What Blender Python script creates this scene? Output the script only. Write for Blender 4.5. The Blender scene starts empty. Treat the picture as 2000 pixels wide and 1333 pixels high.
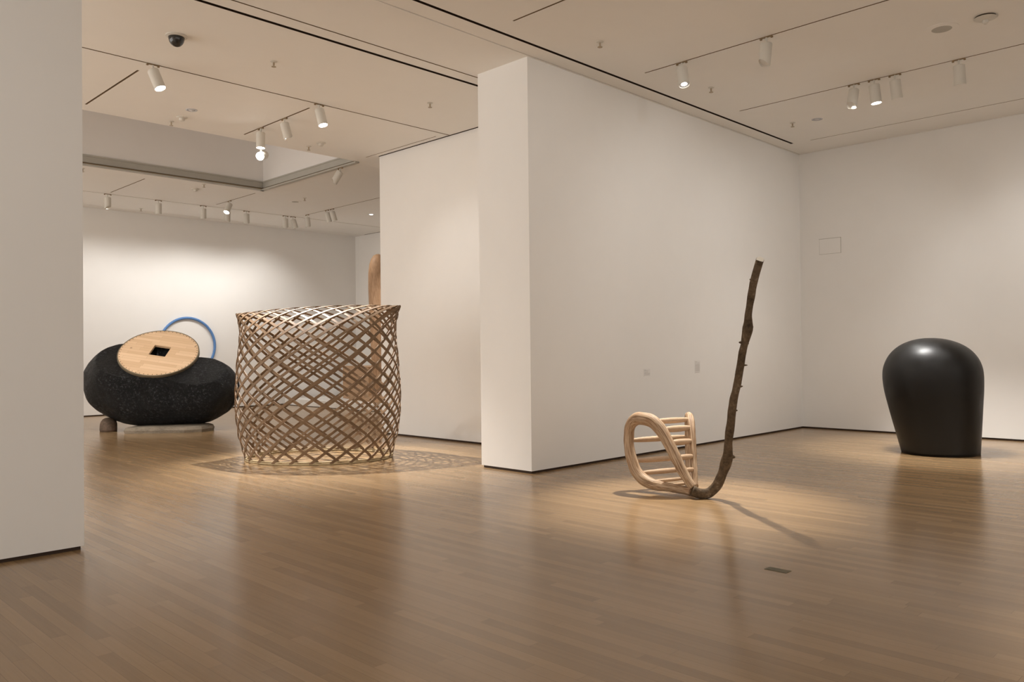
import bpy, bmesh, math, random
from mathutils import Vector, Matrix, Quaternion, noise
import numpy as np
random.seed(7)
S = bpy.context.scene
C = S.collection
PI = math.pi
H = 5.51                    # ceiling height

# ------------------------------------------------------------------ camera
RIGHT = Vector((0.70295321, -0.71115476, -0.01075615))
UP = Vector((-0.00045015, -0.01556803, 0.99987871))
FWD = Vector((0.71123596, 0.70286310, 0.01126372))
cd = bpy.data.cameras.new('camera'); cam = bpy.data.objects.new('camera', cd); C.objects.link(cam)
cd.sensor_width = 36.0; cd.lens = 1580.0 / 2000.0 * 36.0; cd.clip_end = 200
m = Matrix.Identity(4)
for i in range(3):
    m[i][0] = RIGHT[i]; m[i][1] = UP[i]; m[i][2] = -FWD[i]
m[2][3] = 1.63
cam.matrix_world = m
S.camera = cam

# ------------------------------------------------------------------ exposure, world
S.view_settings.view_transform = 'Standard'; S.view_settings.look = 'None'
S.view_settings.gamma = 1.0; S.view_settings.use_curve_mapping = False
S.view_settings.exposure = 0.0
w = bpy.data.worlds.new('world'); S.world = w; w.use_nodes = True
w.node_tree.nodes['Background'].inputs[0].default_value = (0.02, 0.018, 0.015, 1)
w.node_tree.nodes['Background'].inputs[1].default_value = 1.0

WARM = (1.0, 0.94, 0.85)
WHITE = (1.0, 0.975, 0.94)
def spot(name, loc, target, watts, angle=60, blend=0.9, col=WHITE, size=0.05):
    l = bpy.data.lights.new(name, 'SPOT'); l.energy = watts; l.spot_size = math.radians(angle)
    l.spot_blend = blend; l.color = col; l.shadow_soft_size = size
    o = bpy.data.objects.new(name, l); C.objects.link(o); o.location = loc
    d = Vector(target) - Vector(loc)
    o.rotation_euler = d.to_track_quat('-Z', 'Y').to_euler()
    return o
LP = 1.0     # one dial for the whole lamp system
# unseen track lamps without fixtures, plus added spots that hang on no track
UNSEEN = [
    # location, target, watts, angle
    ((6.83, 2.4, 5.25), (8.6, 7.3, 2.5), 145, 80),      # on the big white wall
    ((10.7, 2.6, 5.25), (11.4, 7.3, 2.4), 180, 82),
    ((13.4, 2.3, 5.25), (14.3, 7.3, 2.4), 135, 80),
    ((12.06, 1.2, 5.25), (15.7, 2.6, 2.2), 105, 84),   # right wall
    ((9.41, 0.0, 5.25), (15.7, 2.0, 2.2), 120, 56),
    ((6.83, 1.0, 5.25), (5.5, -0.3, 0.0), 800, 40),      # floor of the near room
    ((9.41, -1.0, 5.25), (9.4, 0.2, 0.0), 170, 90),
    ((6.83, -2.0, 5.25), (6.0, -5.9, 2.0), 60, 100),
    ((0.5, 3.0, 5.25), (-0.5, 7.3, 2.3), 55, 100),      # left wall by the opening
    ((5.5, 11.1, 5.2), (9.6, 10.8, 2.3), 14, 95),      # middle wall
    ((5.6, 12.6, 5.2), (9.6, 12.2, 1.9), 16, 95),
    ((1.6, 20.6, 5.3), (2.6, 22.9, 2.2), 120, 95),      # far wall, behind the left wall
    ((4.3, 20.6, 5.3), (4.8, 22.9, 2.2), 150, 95),
    ((14.0, 18.6, 5.3), (15.7, 18.8, 2.4), 90, 90),
    ((13.2, 16.2, 5.3), (13.9, 19.2, 0.2), 450, 50),    # plinth
    ((4.3, 15.4, 5.3), (6.7, 17.4, 1.4), 600, 48),      # black vessel
    ((2.6, 9.6, 5.3), (3.0, 10.0, 0.0), 280, 110),      # floods added to brighten the left room floor
    ((11.5, 17.0, 5.3), (10.8, 17.0, 0.0), 420, 110),
    ((2.5, 13.0, 5.3), (3.5, 13.6, 0.0), 300, 110),
    ((12.06, 1.6, 5.25), (10.6, 1.9, 0.0), 420, 80),    # spots added to brighten the right room floor
    ((13.6, 5.6, 5.25), (13.2, 5.2, 0.0), 130, 90),
]
for (loc_, tgt_, e_, a_) in UNSEEN:
    spot('track_or_added_spot', loc_, tgt_, e_ * LP, a_)
# added soft fill lights behind and beside the viewer, lifting the whole room
def area(name, loc, target, sx, sy, watts, col=(1.0, 0.965, 0.92)):
    l = bpy.data.lights.new(name, 'AREA'); l.shape = 'RECTANGLE'; l.size = sx; l.size_y = sy; l.energy = watts; l.color = col
    o = bpy.data.objects.new(name, l); C.objects.link(o); o.location = loc
    o.rotation_euler = (Vector(target) - Vector(loc)).to_track_quat('-Z', 'Y').to_euler()
area('fill_light', (-4.8, 0.5, 2.5), (5, 0.5, 2.5), 12, 4.6, 170)
area('fill_light', (4.0, -5.8, 2.5), (4.0, 5, 2.5), 16, 4.6, 180)
area('fill_light', (-4.8, 15.5, 2.5), (5, 15.5, 2.5), 13, 4.6, 600)

# ------------------------------------------------------------------ material helpers
def lin(c):
    return tuple(((v / 255.0) / 12.92 if v / 255.0 <= 0.04045 else ((v / 255.0 + 0.055) / 1.055) ** 2.4) for v in c)
class NT:
    def __init__(s, name):
        s.m = bpy.data.materials.new(name); s.m.use_nodes = True; s.t = s.m.node_tree
        s.b = s.t.nodes['Principled BSDF']
    def n(s, typ, **kw):
        x = s.t.nodes.new(typ)
        for k, v in kw.items(): setattr(x, k, v)
        return x
    def l(s, a, b): s.t.links.new(a, b)
    def math(s, op, a, b=None, c=None):
        x = s.n('ShaderNodeMath', operation=op)
        for i, v in enumerate((a, b, c)):
            if v is None: continue
            if isinstance(v, (int, float)): x.inputs[i].default_value = v
            else: s.l(v, x.inputs[i])
        return x.outputs[0]
    def coords(s, kind='Object'):
        return s.n('ShaderNodeTexCoord').outputs[kind]
    def mapping(s, v, scale=(1, 1, 1), rot=(0, 0, 0)):
        x = s.n('ShaderNodeMapping'); s.l(v, x.inputs[0]); x.inputs['Scale'].default_value = scale
        x.inputs['Rotation'].default_value = rot
        return x.outputs[0]
    def noise(s, v, scale, detail=4, rough=0.55):
        x = s.n('ShaderNodeTexNoise'); s.l(v, x.inputs['Vector']); x.inputs['Scale'].default_value = scale
        x.inputs['Detail'].default_value = detail; x.inputs['Roughness'].default_value = rough
        return x.outputs[0]
    def ramp(s, f, stops):
        x = s.n('ShaderNodeValToRGB'); s.l(f, x.inputs[0]); e = x.color_ramp.elements
        while len(e) < len(stops): e.new(0.5)
        for i, (p, c) in enumerate(stops):
            e[i].position = p; e[i].color = (*c, 1)
        return x.outputs[0]
    def mix(s, f, a, b, blend='MIX'):
        x = s.n('ShaderNodeMix', data_type='RGBA', blend_type=blend)
        if isinstance(f, (int, float)): x.inputs[0].default_value = f
        else: s.l(f, x.inputs[0])
        for i, v in ((6, a), (7, b)):
            if isinstance(v, tuple): x.inputs[i].default_value = (*v, 1)
            else: s.l(v, x.inputs[i])
        return x.outputs[2]
    def bump(s, h, strength=0.2, dist=0.01):
        x = s.n('ShaderNodeBump'); s.l(h, x.inputs['Height']); x.inputs['Strength'].default_value = strength
        x.inputs['Distance'].default_value = dist; s.l(x.outputs[0], s.b.inputs['Normal'])
    def base(s, v):
        if isinstance(v, tuple): s.b.inputs['Base Color'].default_value = (*v, 1)
        else: s.l(v, s.b.inputs['Base Color'])
    def rough(s, v, spec=0.5):
        if isinstance(v, (int, float)): s.b.inputs['Roughness'].default_value = v
        else: s.l(v, s.b.inputs['Roughness'])
        s.b.inputs['Specular IOR Level'].default_value = spec

def paint(name, c, rough=0.6, var=0.03, scale=3.0, spec=0.25, bump=0.03):
    t = NT(name); co = t.coords()
    n = t.noise(co, scale, 3)
    hi = tuple(min(1, v * (1 + var)) for v in c); lo = tuple(v * (1 - var) for v in c)
    t.base(t.ramp(n, [(0.3, lo), (0.7, hi)])); t.rough(rough, spec)
    if bump: t.bump(t.noise(co, 180, 2), bump, 0.002)
    return t.m
def emit(name, c, s):
    t = NT(name); t.base((0.8, 0.8, 0.8)); t.b.inputs['Emission Color'].default_value = (*c, 1)
    t.b.inputs['Emission Strength'].default_value = s
    return t.m
def wood(name, a, b, axis=(1, 1, 12), scale=3.0, rough=0.55, bump=0.25, knots=True, spec=0.3):
    # grain runs along the axis given the SMALL scale
    t = NT(name); co = t.coords(); v = t.mapping(co, axis)
    g = t.noise(v, scale * 3, 6, 0.65)
    big = t.noise(t.mapping(co, tuple(x ** 0.5 for x in axis)), scale * 0.6, 2)
    f = t.math('MULTIPLY_ADD', big, 0.5, t.math('MULTIPLY', g, 0.6))
    col = t.ramp(f, [(0.38, b), (0.66, a)])
    if knots:
        vo = t.n('ShaderNodeTexVoronoi'); t.l(t.mapping(co, tuple(x ** 0.6 for x in axis)), vo.inputs['Vector'])
        vo.inputs['Scale'].default_value = 2.2
        k = t.ramp(vo.outputs['Distance'], [(0.03, (0, 0, 0)), (0.1, (1, 1, 1))])
        col = t.mix(k, tuple(x * 0.55 for x in b), col)
    t.base(col); t.rough(rough, spec); t.bump(g, bump, 0.004)
    return t.m

M = {}
M['wall'] = paint('white wall paint', (0.88, 0.86, 0.83), var=0.006)
M['ceil'] = paint('ceiling paint', (0.88, 0.855, 0.81), 0.7, var=0.006)
M['grey_trim'] = paint('grey aluminium trim', (0.46, 0.44, 0.39), 0.5)
M['cove'] = paint('recess paint with cool light tint', (0.84, 0.815, 0.79), 0.7, var=0.006)  # cooler light inside the recess is put into this colour
M['dark'] = paint('dark slot', (0.035, 0.02, 0.01), 0.8, bump=0)
M['base'] = paint('dark base recess', (0.05, 0.03, 0.02), 0.7, bump=0)
M['track'] = paint('bronze track', (0.26, 0.18, 0.10), 0.6, bump=0)
M['white_metal'] = paint('white powder coat', (0.66, 0.63, 0.57), 0.45, bump=0)
M['lit'] = emit('lit lamp lens', (1.0, 0.95, 0.9), 26)
M['glint'] = emit('lit lamp edge', (1.0, 0.95, 0.9), 6)
M['chrome'] = paint('silver reflector', (0.6, 0.6, 0.62), 0.2, bump=0); 
M['black_glass'] = paint('smoked plastic', (0.02, 0.02, 0.02), 0.12, spec=0.6, bump=0)
M['fitting'] = paint('pale brass fitting', (0.40, 0.32, 0.22), 0.4, bump=0)
M['brass'] = paint('dull brass', (0.16, 0.14, 0.09), 0.5, bump=0)
M['blue'] = paint('blue paint', lin((96, 136, 190)), 0.5, bump=0)
M['ink'] = paint('grey ink', (0.55, 0.52, 0.49), 0.8, bump=0)
M['card'] = paint('label card', (0.82, 0.80, 0.77), 0.7, bump=0)
M['plinth'] = paint('plinth paint', (0.82, 0.80, 0.77), 0.6)
M['strip'] = wood('cedar strip', (0.225, 0.142, 0.08), (0.13, 0.08, 0.043), (1, 1, 3), 4, 0.6, 0.1, False)
M['rattan'] = wood('pale rattan', (0.50, 0.40, 0.24), (0.38, 0.28, 0.15), (2, 2, 2), 4, 0.5, 0.1, False)
t = NT('peeled pale wood'); at_ = t.n('ShaderNodeAttribute', attribute_name='grain'); gv_ = at_.outputs['Vector']
n1 = t.noise(t.mapping(gv_, (110, 110, 3.2)), 1.0, 5, 0.65); n2 = t.noise(t.mapping(gv_, (10, 10, 4)), 1.0, 4, 0.6)
c1 = t.ramp(n1, [(0.40, (0.22, 0.125, 0.065)), (0.50, (0.42, 0.285, 0.175)), (0.60, (0.58, 0.44, 0.31))])
t.base(t.mix(t.ramp(n2, [(0.55, (0, 0, 0)), (0.75, (0.75, 0.75, 0.75))]), c1, (0.36, 0.19, 0.09)))
t.rough(0.55, 0.3); t.bump(n1, 0.4, 0.006); M['peeled'] = t.m
M['dowel'] = wood('pale turned dowel', (0.54, 0.38, 0.25), (0.43, 0.29, 0.18), (3, 3, 10), 3, 0.5, 0.1, False)
M['pine'] = None
M['post'] = wood('honey coloured wood', (0.50, 0.31, 0.18), (0.24, 0.13, 0.065), (6, 6, 0.7), 2.5, 0.5, 0.2)
M['stump'] = wood('dark weathered wood', (0.15, 0.10, 0.07), (0.07, 0.05, 0.035), (2, 2, 2), 4, 0.8, 0.5, False)
M['slab'] = wood('pale weathered wood', (0.27, 0.225, 0.17), (0.14, 0.115, 0.085), (1.5, 1.5, 5), 4, 0.8, 0.5, False)
M['cut'] = paint('pale cut end', (0.85, 0.80, 0.70), 0.6)

# bark
t = NT('dark bark'); co = t.coords(); n1 = t.noise(co, 30, 6, 0.7); n2 = t.noise(co, 7, 3)
col = t.ramp(t.math('MULTIPLY_ADD', n2, 0.5, t.math('MULTIPLY', n1, 0.5)), [(0.35, (0.05, 0.034, 0.020)), (0.58, (0.15, 0.105, 0.065)), (0.68, (0.36, 0.30, 0.22))])
t.base(col); t.rough(0.8, 0.2); t.bump(n1, 0.6, 0.01); M['bark'] = t.m
# tarred mesh
t = NT('black tar over wire mesh'); co = t.coords(); n1 = t.noise(co, 26, 5, 0.8); n2 = t.noise(co, 3.0, 3)
n3 = t.noise(co, 20, 5, 0.85); n4 = t.noise(co, 2.2, 2)
gl_ = t.math('MULTIPLY', t.ramp(n3, [(0.53, (0, 0, 0)), (0.62, (1, 1, 1))]), t.ramp(n4, [(0.35, (0.25, 0.25, 0.25)), (0.55, (1, 1, 1))]))
t.base(t.mix(gl_, (0.002, 0.002, 0.002), (0.065, 0.065, 0.07)))  # pale speckles paint glints of light into the tar colour
t.rough(t.ramp(n4, [(0.4, (0.34,) * 3), (0.6, (0.5,) * 3)]), 0.25); t.bump(n3, 0.9, 0.06); M['tar'] = t.m
# dark bronze-like polished black wood
t = NT('black stained wood'); co = t.coords()
n1 = t.noise(t.mapping(co, (1.2, 1.2, 0.8), (0.5, 0.3, 0)), 2.4, 4); n2 = t.noise(t.mapping(co, (1, 1, 9)), 3, 5)
t.base(t.ramp(n1, [(0.35, (0.003, 0.0025, 0.002)), (0.7, (0.008, 0.007, 0.006))]))
t.rough(t.ramp(n1, [(0.35, (0.36,) * 3), (0.65, (0.54,) * 3)]), 0.38); t.bump(n2, 0.05, 0.01); M['self'] = t.m

def plank_mat(name, width, length, ca, cb, along='Y', rough=(0.2, 0.32), seam=0.012, spec=0.5, knots=False):
    t = NT(name); sp = t.n('ShaderNodeSeparateXYZ'); t.l(t.coords(), sp.inputs[0])
    X, Y = (sp.outputs[0], sp.outputs[1]) if along == 'Y' else (sp.outputs[1], sp.outputs[0])
    xr = t.math('DIVIDE', X, width); row = t.math('FLOOR', xr)
    wn = t.n('ShaderNodeTexWhiteNoise', noise_dimensions='1D'); t.l(row, wn.inputs['W'])
    yy = t.math('ADD', t.math('DIVIDE', Y, length), t.math('MULTIPLY', wn.outputs[0], 37.0))
    idx = t.math('FLOOR', yy)
    cb2 = t.n('ShaderNodeCombineXYZ'); t.l(row, cb2.inputs[0]); t.l(idx, cb2.inputs[1])
    w2 = t.n('ShaderNodeTexWhiteNoise', noise_dimensions='2D'); t.l(cb2.outputs[0], w2.inputs['Vector'])
    rnd = w2.outputs[0]
    gv = t.n('ShaderNodeCombineXYZ')
    t.l(t.math('MULTIPLY', X, 16.0), gv.inputs[0]); t.l(t.math('MULTIPLY', Y, 0.35), gv.inputs[1]); t.l(t.math('MULTIPLY', rnd, 50.0), gv.inputs[2])
    g = t.noise(gv.outputs[0], 4.0, 6, 0.65)
    f = t.math('ADD', t.math('MULTIPLY', rnd, 0.5), t.math('MULTIPLY', g, 0.6))
    mid = tuple((a + b) / 2 for a, b in zip(ca, cb))
    col = t.ramp(f, [(0.2, cb), (0.55, mid), (0.9, ca)])
    fx = t.math('FRACT', xr); fy = t.math('FRACT', yy)
    ex = t.math('MINIMUM', fx, t.math('SUBTRACT', 1.0, fx))
    ey = t.math('MULTIPLY', t.math('MINIMUM', fy, t.math('SUBTRACT', 1.0, fy)), length / width)
    e = t.math('MINIMUM', ex, ey)
    s = t.ramp(e, [(seam * 0.5, (0, 0, 0)), (seam * 1.6, (1, 1, 1))])
    col = t.mix(s, tuple(x * 0.8 for x in cb), col)
    if knots:
        vo = t.n('ShaderNodeTexVoronoi'); t.l(t.coords(), vo.inputs['Vector']); vo.inputs['Scale'].default_value = 3.0
        k = t.ramp(vo.outputs['Distance'], [(0.03, (0, 0, 0)), (0.09, (1, 1, 1))])
        col = t.mix(k, tuple(x * 0.5 for x in cb), col)
    t.base(col)
    t.rough(t.ramp(g, [(0.3, (rough[0],) * 3), (0.7, (rough[1],) * 3)]), spec)
    return t.m
M['floor'] = plank_mat('oak strip floor', 0.085, 1.5, (0.39, 0.252, 0.13), (0.262, 0.165, 0.082), rough=(0.18, 0.26), spec=0.75)
M['pine'] = plank_mat('pine boards', 0.085, 0.75, (0.70, 0.49, 0.31), (0.54, 0.35, 0.20), along='X', rough=(0.45, 0.6), seam=0.02, knots=True)

# ------------------------------------------------------------------ mesh helpers
def mesh_obj(name, verts, faces, mat, parent=None, smooth=False, mats=None, mi=None):
    me = bpy.data.meshes.new(name); me.from_pydata([tuple(v) for v in verts], [], faces)
    for mm in (mats or [mat]): me.materials.append(mm)
    if mi: me.polygons.foreach_set('material_index', mi)
    if smooth: me.polygons.foreach_set('use_smooth', [True] * len(me.polygons))
    bm = bmesh.new(); bm.from_mesh(me); bmesh.ops.recalc_face_normals(bm, faces=bm.faces); bm.to_mesh(me); bm.free()
    o = bpy.data.objects.new(name, me); C.objects.link(o)
    if parent: o.parent = parent
    return o
def bm_obj(name, bm, mat, parent=None, smooth=False):
    me = bpy.data.meshes.new(name); bmesh.ops.recalc_face_normals(bm, faces=bm.faces); bm.to_mesh(me); bm.free()
    me.materials.append(mat)
    if smooth: me.polygons.foreach_set('use_smooth', [True] * len(me.polygons))
    o = bpy.data.objects.new(name, me); C.objects.link(o)
    if parent: o.parent = parent
    return o
def box(bm, a, b, mat=None):
    c = [(a[i] + b[i]) / 2 for i in range(3)]; s = [abs(b[i] - a[i]) for i in range(3)]
    bmesh.ops.create_cube(bm, size=1, matrix=Matrix.Translation(c) @ Matrix.Diagonal((*s, 1)))
def box_obj(name, a, b, mat, parent=None, bevel=0):
    bm = bmesh.new(); box(bm, a, b)
    if bevel: bmesh.ops.bevel(bm, geom=bm.edges[:], offset=bevel, segments=2, profile=0.5, affect='EDGES')
    return bm_obj(name, bm, mat, parent)
def lathe(prof, seg=32, close=True):
    vs = []; fs = []
    for (r, z) in prof:
        for k in range(seg):
            a = 2 * PI * k / seg; vs.append((r * math.cos(a), r * math.sin(a), z))
    for i in range(len(prof) - 1):
        for k in range(seg):
            k2 = (k + 1) % seg; fs.append((i * seg + k, i * seg + k2, (i + 1) * seg + k2, (i + 1) * seg + k))
    if close:
        fs.append(tuple(range(seg))[::-1]); fs.append(tuple((len(prof) - 1) * seg + k for k in range(seg)))
    return vs, fs
def catmull(pts, n=8, closed=False):
    P = [Vector(p) for p in pts]; out = []; N = len(P)
    rng = range(N) if closed else range(N - 1)
    for i in rng:
        p0 = P[(i - 1) % N] if closed or i > 0 else P[0] * 2 - P[1]
        p1 = P[i]; p2 = P[(i + 1) % N]
        p3 = P[(i + 2) % N] if closed or i + 2 < N else P[-1] * 2 - P[-2]
        for k in range(n):
            s = k / n
            out.append(0.5 * ((2 * p1) + (p2 - p0) * s + (2 * p0 - 5 * p1 + 4 * p2 - p3) * s * s + (3 * p1 - p0 - 3 * p2 + p3) * s ** 3))
    if not closed: out.append(P[-1].copy())
    return out
GRAIN = {}
def tube(pts, radii, seg=20, closed=False, ovals=None, jitter=0.0, seed=0, caps=True):
    # parallel transport frame tube; ovals = (normal direction, factor) to squash
    n = len(pts); T = []; gr = []; ln_ = 0.0
    for i in range(n):
        a = pts[(i - 1) % n] if closed or i > 0 else pts[i]
        b = pts[(i + 1) % n] if closed or i < n - 1 else pts[i]
        T.append((b - a).normalized())
    ref = Vector((0, 0, 1)) if abs(T[0].z) < 0.9 else Vector((1, 0, 0))
    N = (ref - T[0] * ref.dot(T[0])).normalized(); vs = []; fs = []
    for i in range(n):
        if i:
            ln_ += (pts[i] - pts[i - 1]).length
            N = (N - T[i] * N.dot(T[i])).normalized()
        B = T[i].cross(N)
        for k in range(seg):
            a = 2 * PI * k / seg; d = N * math.cos(a) + B * math.sin(a)
            r = radii[i]
            if jitter: r *= 1 + jitter * noise.noise((pts[i] + d * r) * 9 + Vector((seed, seed, 0)))
            vs.append(pts[i] + d * r); gr.append((math.cos(a) * radii[i], math.sin(a) * radii[i], ln_))
    m_ = n if closed else n - 1
    GRAIN['last'] = gr
    # closed: align the last ring
    sh = 0
    if closed:
        best = 1e9
        for s in range(seg):
            dd = sum((vs[(n - 1) * seg + k] - vs[(k + s) % seg]).length for k in range(0, seg, 3))
            if dd < best: best = dd; sh = s
    for i in range(m_):
        for k in range(seg):
            k2 = (k + 1) % seg
            if i == n - 1: fs.append((i * seg + k, i * seg + k2, (k2 + sh) % seg, (k + sh) % seg))
            else: fs.append((i * seg + k, i * seg + k2, (i + 1) * seg + k2, (i + 1) * seg + k))
    if not closed and caps:
        fs.append(tuple(range(seg))[::-1]); fs.append(tuple((n - 1) * seg + k for k in range(seg)))
    return vs, fs
def grain(o):
    at = o.data.attributes.new('grain', 'FLOAT_VECTOR', 'POINT'); at.data.foreach_set('vector', [c for v in GRAIN['last'] for c in v]); return o
def tag(o, label, cat, group=None):
    o['label'] = label; o['category'] = cat
    if group: o['group'] = group
    return o
def thing(name, label, cat, loc=(0, 0, 0), group=None):
    o = bpy.data.objects.new(name, None); o.empty_display_size = 0.2; C.objects.link(o); o.location = loc
    return tag(o, label, cat, group)
def struct(o):
    o['kind'] = 'structure'; return o

# ------------------------------------------------------------------ floor, ceiling
X0, X1, Y0, Y1 = -5.0, 15.7, -6.0, 22.9
struct(box_obj('floor', (X0 - 0.3, Y0 - 0.3, -0.1), (X1 + 0.3, Y1 + 0.3, 0), M['floor']))

# ceiling as one slab cut with real slots: (x0,x1,y0,y1,depth,material of the slot)
SL = [
    (X0, 9.5, 8.60, 8.66, 0.12, 1), (X0, 9.5, 8.36, 8.385, 0.06, 2),
    (X0, 15.67, 7.262, 7.288, 0.02, 3), (X0, 14.72, 6.955, 7.005, 0.12, 1),
    (X0, 9.55, 10.955, 10.985, 0.05, 2),
    (4.255, 4.285, 11.34, 13.45, 0.05, 2), (6.855, 6.885, 11.25, 13.42, 0.05, 2), (9.42, 9.44, 11.2, 13.36, 0.04, 2),
    (7.005, 7.03, 18.3, 20.38, 0.05, 2), (9.575, 9.6, 18.18, 20.27, 0.05, 2),
    (X0, 15.6, 20.61, 20.635, 0.05, 2), (12.14, 12.165, 15.2, 20.12, 0.05, 2),
    (9.555, 9.597, 8.27, 13.13, 0.08, 1), (15.63, 15.67, 9.5, 22.3, 0.08, 1),
    (X0, 15.6, 22.42, 22.45, 0.02, 3), (X0, 15.6, 22.82, 22.86, 0.03, 3),
    (6.775, 6.8, 0.0, 6.63, 0.05, 2), (9.395, 9.42, 0.5, 6.61, 0.05, 2), (12.04, 12.065, -0.5, 6.61, 0.05, 2),
    (14.725, 14.745, 0.0, 6.63, 0.04, 2), (15.64, 15.67, Y0, 7.2, 0.02, 3),
    (0.8, 9.55, 13.77, 17.72, 1.7, 4),
]
xs = sorted(set([X0 - 0.3, X1 + 0.3] + [v for s in SL for v in s[:2]])); ys = sorted(set([Y0 - 0.3, Y1 + 0.3] + [v for s in SL for v in s[2:4]]))
def slot_at(x, y):
    for s in SL:
        if s[0] < x < s[1] and s[2] < y < s[3]: return s
    return None
cv = []; cf = []; ci = []
def quad(a, b, c_, d, mi_):
    k = len(cv); cv.extend([a, b, c_, d]); cf.append((k, k + 1, k + 2, k + 3)); ci.append(mi_)
for i in range(len(xs) - 1):
    for j in range(len(ys) - 1):
        s = slot_at((xs[i] + xs[i + 1]) / 2, (ys[j] + ys[j + 1]) / 2)
        z = H + (s[4] if s else 0)
        quad((xs[i], ys[j], z), (xs[i], ys[j + 1], z), (xs[i + 1], ys[j + 1], z), (xs[i + 1], ys[j], z), s[5] if s else 0)
for s in SL:
    a, b, c_, d, dp, mi_ = s
    for (p, q) in (((a, c_), (b, c_)), ((b, c_), (b, d)), ((b, d), (a, d)), ((a, d), (a, c_))):
        quad((*p, H), (*q, H), (*q, H + dp), (*p, H + dp), mi_)
# top of slab
zt = H + 1.95
quad((xs[0], ys[0], zt), (xs[-1], ys[0], zt), (xs[-1], ys[-1], zt), (xs[0], ys[-1], zt), 0)
for (p, q) in (((xs[0], ys[0]), (xs[-1], ys[0])), ((xs[-1], ys[0]), (xs[-1], ys[-1])), ((xs[-1], ys[-1]), (xs[0], ys[-1])), ((xs[0], ys[-1]), (xs[0], ys[0]))):
    quad((*p, H), (*q, H), (*q, zt), (*p, zt), 0)
me = bpy.data.meshes.new('ceiling'); me.from_pydata(cv, [], cf)
for k in ('ceil', 'dark', 'track', 'ceil', 'cove'): me.materials.append(M[k])
me.polygons.foreach_set('material_index', ci)
co_ = bpy.data.objects.new('ceiling', me); C.objects.link(co_); struct(co_)
# grey trim lining the lower edge of the recess, with a dark track slot in it
def recess_trim():
    bm = bmesh.new()
    x0, x1, y0, y1 = 0.8, 9.55, 13.77, 17.72
    for (a, b, z0, z1) in ((0.0, 0.09, H - 0.03, H + 0.0), (0.0, 0.02, H + 0.045, H + 0.17), (0.0, 0.035, H + 0.17, H + 0.20)):
        box(bm, (x0, y1 - b, z0), (x1, y1 - a, z1)); box(bm, (x1 - b, y0, z0), (x1 - a, y1, z1))
    struct(bm_obj('trim_1', bm, M['grey_trim']))
    bm = bmesh.new()
    box(bm, (x0, y1 - 0.015, H + 0.005), (x1, y1 - 0.001, H + 0.04)); box(bm, (x1 - 0.015, y0, H + 0.005), (x1 - 0.001, y1, H + 0.04))
    struct(bm_obj('trim_2', bm, M['track']))
recess_trim()

# ------------------------------------------------------------------ walls, each standing on a dark recessed base
def wall(name, a, b, base_name, gap=0.032, inset=0.022):
    o = struct(box_obj(name, (a[0], a[1], gap), (b[0], b[1], H), M['wall']))
    struct(box_obj(base_name, (a[0] + inset, a[1] + inset, 0), (b[0] - inset, b[1] - inset, gap), M['base']))
wall('wall_left', (X0, 7.33), (2.30, 8.28), 'baseboard_left')
wall('wall_centre', (7.74, 7.31), (X1, 8.27), 'baseboard_centre')
wall('wall_middle', (9.60, 8.27), (10.6, 13.14), 'baseboard_middle')
wall('wall_right', (X1, Y0), (X1 + 0.3, Y1), 'baseboard_right')
wall('wall_far', (X0, Y1), (X1 + 0.3, Y1 + 0.3), 'baseboard_far')
wall('wall_near_left', (X0 - 0.3, Y0), (X0, Y1), 'baseboard_near_left')
wall('wall_near', (X0 - 0.3, Y0 - 0.3), (X1 + 0.3, Y0), 'baseboard_near')

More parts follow.
